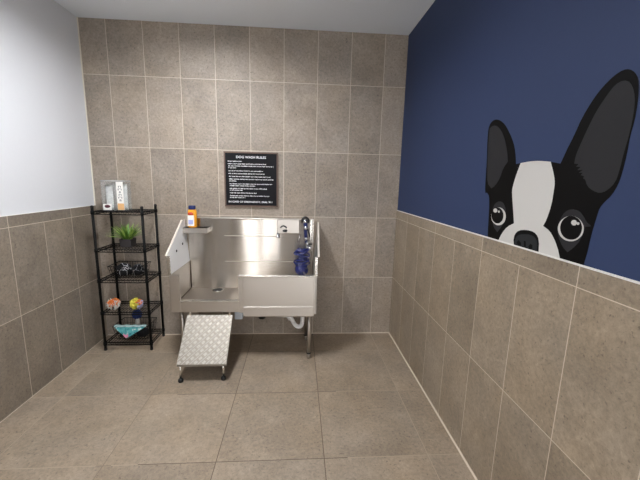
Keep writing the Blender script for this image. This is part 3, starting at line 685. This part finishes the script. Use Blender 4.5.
for z in ZS:
    s = MB()
    for dz in (0.0, -0.022):
        s.tube([(AX0, AY0, z+dz), (AX1, AY0, z+dz)], 0.0042, 6).tube([(AX0, AY1, z+dz), (AX1, AY1, z+dz)], 0.0042, 6)
        s.tube([(AX0, AY0, z+dz), (AX0, AY1, z+dz)], 0.0042, 6).tube([(AX1, AY0, z+dz), (AX1, AY1, z+dz)], 0.0042, 6)
    nw = 16
    for k in range(1, nw):
        x = AX0+(AX1-AX0)*k/nw
        s.tube([(x, AY0, z+0.001), (x, AY1, z+0.001)], 0.0017, 5)
    for k in (1, 2): s.tube([(AX0, AY0+(AY1-AY0)*k/3, z-0.003), (AX1, AY0+(AY1-AY0)*k/3, z-0.003)], 0.002, 5)
    for (pa, pb, m_) in (((AX0, AY0), (AX1, AY0), 10), ((AX0, AY1), (AX1, AY1), 10), ((AX0, AY0), (AX0, AY1), 7), ((AX1, AY0), (AX1, AY1), 7)):
        zig = [(pa[0]+(pb[0]-pa[0])*k/(m_*2), pa[1]+(pb[1]-pa[1])*k/(m_*2), z-(0.022 if k % 2 else 0)) for k in range(m_*2+1)]
        s.tube(zig, 0.0022, 5)
    s.build('wire_shelf', 'black_metal', rack)
ZT = [z+0.0044 for z in ZS]

# clear box with packets on the top shelf
cx0, cx1, cy0, cy1, cz = 0.190, 0.386, -0.230, -0.130, ZT[4]
cbx = thing('clear_box', 'clear plastic box with white labels and clear lid on the top wire shelf', 'box', ((cx0+cx1)/2, (cy0+cy1)/2, cz))
th = 0.003; hz = 0.244
c = MB().box((cx0, cy0, cz), (cx1, cy1, cz+th)).box((cx0, cy0, cz+th), (cx0+th, cy1, cz+hz)).box((cx1-th, cy0, cz+th), (cx1, cy1, cz+hz))
c.box((cx0+th, cy0, cz+th), (cx1-th, cy0+th, cz+hz)).box((cx0+th, cy1-th, cz+th), (cx1-th, cy1, cz+hz))
c.build('box_body', 'clear', cbx)
MB().box((cx0-0.003, cy0-0.003, cz+hz+0.0004), (cx1+0.003, cy1+0.003, cz+hz+0.012), 0.003).build('lid', 'clear_lid', cbx)
lb = MB().box((0.198, cy0-0.0018, cz+0.004), (0.266, cy0-0.0006, cz+0.056)).build('label', 'label_white', cbx)
MB().lathe([(0, 0), (0.024, 0), (0.024, 0.0008), (0, 0.0008)], (0, 0, 0), 20, 1, 0.55).build('label_emblem', 'emblem', lb)
h = col.objects[-1]
for v in h.data.vertices: v.co += world_loc(lb)
h.rotation_euler = (PI/2, 0, 0); h.location = Vector((0.232, cy0-0.0018, cz+0.036))-world_loc(lb)
st = MB().box((0.316, cy0-0.0018, cz+0.006), (0.372, cy0-0.0006, cz+hz)).build('label', 'label_white', cbx)
MB().box((0.318, cy0-0.0024, cz+0.007), (0.370, cy0-0.0016, cz+0.062)).build('label_print', 'label_peach', st)
pr = MB()
for k in range(6):
    z = cz+0.080+k*0.023; w_ = 0.007+0.004*((k*5) % 3)
    pr.box((0.344-w_, cy0-0.0024, z), (0.344-w_+0.005, cy0-0.0016, z+0.015)).box((0.344+w_-0.004, cy0-0.0024, z), (0.344+w_, cy0-0.0016, z+0.015)).box((0.344-w_, cy0-0.0024, z+0.012), (0.344+w_, cy0-0.0016, z+0.015))
pr.build('label_print', 'label_grey', st)
for k, (x, z, w_, h_, mat, lab) in enumerate(((0.228, 0.0035, 0.062, 0.215, 'sachet', 'pale grey sachet at the left inside the clear box'), (0.291, 0.0035, 0.058, 0.225, 'sachet_dark', 'dark grey sachet standing in the middle of the clear box'),
        (0.351, 0.0035, 0.056, 0.220, 'sachet', 'pale sachet behind the tall label in the clear box'))):
    s = MB()
    def fn(u, v, x=x, z=z, w_=w_, h_=h_): return (x-w_/2+w_*u, -0.175+0.012*math.sin(PI*u)*math.sin(PI*v), cz+z+h_*v)
    def fb(u, v, x=x, z=z, w_=w_, h_=h_): return (x-w_/2+w_*u, -0.175-0.012*math.sin(PI*u)*math.sin(PI*v), cz+z+h_*v)
    s.grid(fn, 8, 8).grid(fb, 8, 8)
    bmesh.ops.remove_doubles(s.bm, verts=s.bm.verts[:], dist=1e-5)
    tag(s.build('sachet', mat, loc=(x, -0.175, cz+z)), lab, 'sachet', 'sachets in the clear box')

# potted grass on the second shelf
px, py, pz = 0.350, -0.175, ZT[3]
pg = thing('potted_plant', 'small green artificial grass plant in a square charcoal pot on the second shelf', 'plant', (px, py, pz))
p = MB()
def sq(h_, z): return [(px-h_, py-h_, pz+z), (px+h_, py-h_, pz+z), (px+h_, py+h_, pz+z), (px-h_, py+h_, pz+z)]
R4 = [[p.bm.verts.new(q) for q in sq(h_, z)] for h_, z in ((0.045, 0), (0.051, 0.072), (0.045, 0.072), (0.043, 0.056))]
p.bm.faces.new(R4[0][::-1])
for A, B in zip(R4, R4[1:]):
    for k in range(4): p.bm.faces.new((A[k], A[(k+1) % 4], B[(k+1) % 4], B[k]))
p.bm.faces.new(R4[3]); p.build('pot', 'pot', pg, bevel=0.002)
MB().box((px-0.042, py-0.042, pz+0.0565), (px+0.042, py+0.042, pz+0.064)).build('soil', 'soil', pg)
for name_mat, cnt, seed in (('leaf', 75, 1), ('leaf_light', 45, 2)):
    g = MB(); r_ = random.Random(seed)
    for k in range(cnt):
        a = r_.random()*2*PI; rb = 0.035*math.sqrt(r_.random()); tl = 0.12+1.25*r_.random()**0.9
        L_ = (0.115+0.045*r_.random())*(1.0 if tl < 1.0 else 0.9)
        b0 = Vector((px+rb*math.cos(a), py+rb*math.sin(a), pz+0.066))
        d0 = Vector((math.cos(a)*math.sin(tl*0.7), math.sin(a)*math.sin(tl*0.7), math.cos(tl*0.7)))
        side = Vector((-math.sin(a), math.cos(a), 0))*(0.0055+0.002*r_.random())
        prev = None
        for j in range(6):
            f_ = j/5
            c_ = b0+d0*L_*f_+Vector((math.cos(a), math.sin(a), -0.9*tl))*0.028*f_*f_
            w_ = side*(1-f_**2*0.92)
            cur = (g.bm.verts.new(c_-w_), g.bm.verts.new(c_+Vector((0, 0, 0.0012))), g.bm.verts.new(c_+w_))
            if prev:
                for q in (0, 1): g.bm.faces.new((prev[q], prev[q+1], cur[q+1], cur[q]))
            prev = cur
    g.build('foliage', name_mat, pg)

# wire baskets on the third shelf and the bottom shelf
def basket(x0, x1, y0, y1, z, h_, label, fl=0.02):
    t_ = thing('wire_basket', label, 'basket', ((x0+x1)/2, (y0+y1)/2, z), 'black wire baskets')
    z += 0.0022
    rect = lambda e, zz_: [(x0-e, y0-e, zz_), (x1+e, y0-e, zz_), (x1+e, y1+e, zz_), (x0-e, y1+e, zz_)]
    MB().tube(rect(fl, z+h_), 0.0036, 6, closed=True).build('rim', 'black_metal', t_)
    s = MB()
    s.tube(rect(0, z), 0.002, 6, closed=True)
    for q in (0.33, 0.66): s.tube(rect(fl*q, z+h_*q), 0.0013, 5, closed=True)
    for k in range(13):
        f_ = k/12; xa = x0+(x1-x0)*f_; xt = x0-fl+(x1-x0+2*fl)*f_
        s.tube([(xt, y0-fl, z+h_), (xa, y0, z), (xa, y1, z), (xt, y1+fl, z+h_)], 0.0017, 5)
    for k in range(8):
        f_ = k/7; ya = y0+(y1-y0)*f_; yt = y0-fl+(y1-y0+2*fl)*f_
        s.tube([(x0-fl, yt, z+h_), (x0, ya, z), (x1, ya, z), (x1+fl, yt, z+h_)], 0.0017, 5)
    s.build('wire_mesh', 'black_metal', t_)
basket(0.225, 0.465, -0.245, -0.085, ZT[2], 0.105, 'black wire basket holding the black patterned bandanas on the third shelf')
basket(0.225, 0.490, -0.250, -0.090, ZT[0], 0.130, 'black wire basket on the bottom shelf with the teal bandana over its front')

# black bandanas heaped in the upper basket
def crumple(name, mat, c, sx, sy, sz, seed, amp=0.16, label=None, cat=None, group=None, parent=None, sub=4, flat=True):
    from mathutils import noise as mn
    m_ = MB(); res = bmesh.ops.create_icosphere(m_.bm, subdivisions=sub, radius=1.0)
    for v in res['verts']:
        d_ = v.co.copy()
        k = 1+amp*mn.noise(d_*2.3+Vector((seed, seed*2, 0)))+amp*0.7*abs(mn.noise(d_*5.1+Vector((0, seed, 3))))
        v.co = d_*k
        if flat and v.co.z < -0.75: v.co.z = -0.75
        v.co = Vector((v.co.x*sx, v.co.y*sy, v.co.z*sz))+Vector(c)
    for f in m_.bm.faces: f.smooth = True
    o_ = m_.build(name, mat, parent, loc=None if parent else (c[0], c[1], c[2]-0.75*sz))
    if label: tag(o_, label, cat, group)
    return o_
zb = ZT[2]+0.0036
crumple('bandana', 'bandana', (0.297, -0.172, zb+0.050), 0.064, 0.062, 0.060, 3, 0.16, 'black bandana with white line print heaped at the front left of the upper basket', 'bandana', 'bandanas in the upper wire basket')
crumple('bandana', 'bandana', (0.412, -0.165, zb+0.046), 0.045, 0.055, 0.054, 8, 0.16, 'black bandana with white line print at the right end of the upper basket', 'bandana', 'bandanas in the upper wire basket')

# fabric bows on the fourth shelf
def ruffle(mb, c, r, npet, seed, zlo, zhi, alo=0, ahi=2*PI):
    r_ = random.Random(seed)
    for k in range(npet):
        a = alo+(ahi-alo)*r_.random(); zc = zlo+(zhi-zlo)*r_.random()
        el = math.asin(max(-0.98, min(0.98, zc)))
        d_ = Vector((math.cos(a)*math.cos(el), math.sin(a)*math.cos(el), math.sin(el)))
        x_ = d_.cross(Vector((0.1, 0.2, 1))).normalized(); y_ = d_.cross(x_)
        ph = r_.random()*PI; x2 = x_*math.cos(ph)+y_*math.sin(ph); y2 = y_*math.cos(ph)-x_*math.sin(ph)
        s_ = r*(0.38+0.2*r_.random())
        def fn(u, v, d_=d_, x2=x2, y2=y2, s_=s_, ph=ph):
            uu, vv = (u-0.5)*2, v
            return Vector(c)+d_*r*(0.35+0.68*vv)+x2*uu*s_*(0.4+0.8*vv)+y2*s_*0.35*math.sin(uu*5+ph*3)*vv
        mb.grid(fn, 6, 4)
for cx_, cy_, spec, lab in ((0.212, -0.235, (('white_cloth', 30, -0.9, 0.45, 0, 2*PI), ('orange_cloth', 20, 0.1, 0.95, -2.2, 1.4)), 'ruffled cloth bow, orange above and white below, left on the fourth shelf'),
                           (0.412, -0.235, (('yellow_cloth', 34, -0.9, 0.95, PI*0.6, PI*1.62), ('lilac_cloth', 14, -0.7, 0.3, -1.1, 0.8), ('orange_cloth', 8, 0.3, 0.8, -1.0, 0.6)), 'ruffled yellow cloth bow with lilac and orange edge, right on the fourth shelf')):
    r0 = 0.048
    bw = thing('cloth_bow', lab, 'bow', (cx_, cy_, ZT[1]), 'ruffled cloth bows')
    c_ = (cx_, cy_, ZT[1]+r0*1.08)
    MB().ball(c_, r0*0.62).build('bow_knot', spec[0][0], bw)
    for q, (mt, cnt, zl, zh, al, ah) in enumerate(spec):
        mb = MB(); ruffle(mb, c_, r0, cnt, q+int(cx_*1000), zl, zh, al, ah)
        mb.build('ruffle', mt, bw, solid=0.0012)

# lower basket: navy cloth roll, dark cloths and a teal bandana draped over the front rim
zb = ZT[0]+0.0036
crumple('folded_cloth', 'black_cloth', (0.290, -0.195, zb+0.036), 0.058, 0.042, 0.046, 21, 0.14, 'dark crumpled cloth in the left half of the lower basket', 'cloth', 'dark cloths in the lower basket')
crumple('folded_cloth', 'black_cloth', (0.425, -0.190, zb+0.036), 0.052, 0.042, 0.046, 27, 0.14, 'dark crumpled cloth in the right half of the lower basket', 'cloth', 'dark cloths in the lower basket')
bl = thing('cloth_pompom', 'round navy blue cloth pompom standing in the lower wire basket', 'pompom', (0.348, -0.112, zb))
mb = MB(); ruffle(mb, (0.348, -0.112, 0.262), 0.040, 60, 77, -0.95, 0.95); mb.ball((0.348, -0.112, 0.262), 0.028)
mb.build('pompom_head', 'navy_cloth', bl, solid=0.001)
MB().tube([(0.348, -0.112, zb+0.001), (0.348, -0.112, 0.20), (0.348, -0.112, 0.235)], [0.024, 0.020, 0.010], 12).build('cloth_tail', 'white_cloth', bl)
# teal bandana: triangle hanging over the basket's front rim
tb = thing('draped_bandana', 'teal printed triangular bandana draped over the front of the bottom basket', 'bandana', (0.36, -0.276, 0.10))
def tri(u, v):
    x = 0.226+0.262*u
    lim = 1-abs((u-0.36)/(0.36 if u < 0.36 else 0.64))        # triangle depth
    z = 0.208-0.108*v*lim
    y = -0.276-0.004*math.sin(u*17)*v-0.006*v*lim
    return (x, y, z)
MB().grid(tri, 40, 14).build('cloth_panel', 'teal_print', tb, solid=0.0014)
def band(u, v): return (0.220+0.275*u, -0.280+0.045*v, 0.213+0.007*math.sin(PI*v)+0.003*math.sin(u*23))
MB().grid(band, 40, 8).build('folded_band', 'pale_teal_cloth', tb, solid=0.0016)
def pk(u, v):
    x = 0.300+0.045*u; uu = (x-0.226)/0.262; lim = 1-abs((uu-0.36)/(0.36 if uu < 0.36 else 0.64))
    return (x, -0.2855-0.004*math.sin(uu*17)*0.7-0.003, max(0.208-0.100*lim, 0.112)+0.028*v*min(1, lim))
MB().grid(pk, 10, 6).build('pink_motif', 'pink_cloth', tb, solid=0.0012)

# ------------------------------------------------------------------ world, camera, exposure
wd = bpy.data.worlds.new('world'); scn.world = wd; wd.use_nodes = True
wd.node_tree.nodes['Background'].inputs[0].default_value = (0.5, 0.5, 0.5, 1); wd.node_tree.nodes['Background'].inputs[1].default_value = 0.05
cam = bpy.data.cameras.new('camera'); co = bpy.data.objects.new('camera', cam); col.objects.link(co)
cam.sensor_fit = 'HORIZONTAL'; cam.sensor_width = 36.0; cam.lens = 330.513/640*36.0; cam.clip_start = 0.02
rt = Vector((0.99762495, -0.06489315, 0.02309407)); up = Vector((-0.01132349, 0.1762068, 0.98428804)); fw = Vector((0.06794289, 0.98221181, -0.17505349))
mw = Matrix((rt, up, -fw)).transposed().to_4x4(); mw.translation = Vector((1.85254, -3.16875, 1.53964))
co.matrix_world = mw
scn.camera = co
vs = scn.view_settings
vs.view_transform = 'Standard'; vs.look = 'None'; vs.gamma = 1.0; vs.use_curve_mapping = False; vs.exposure = EXPO
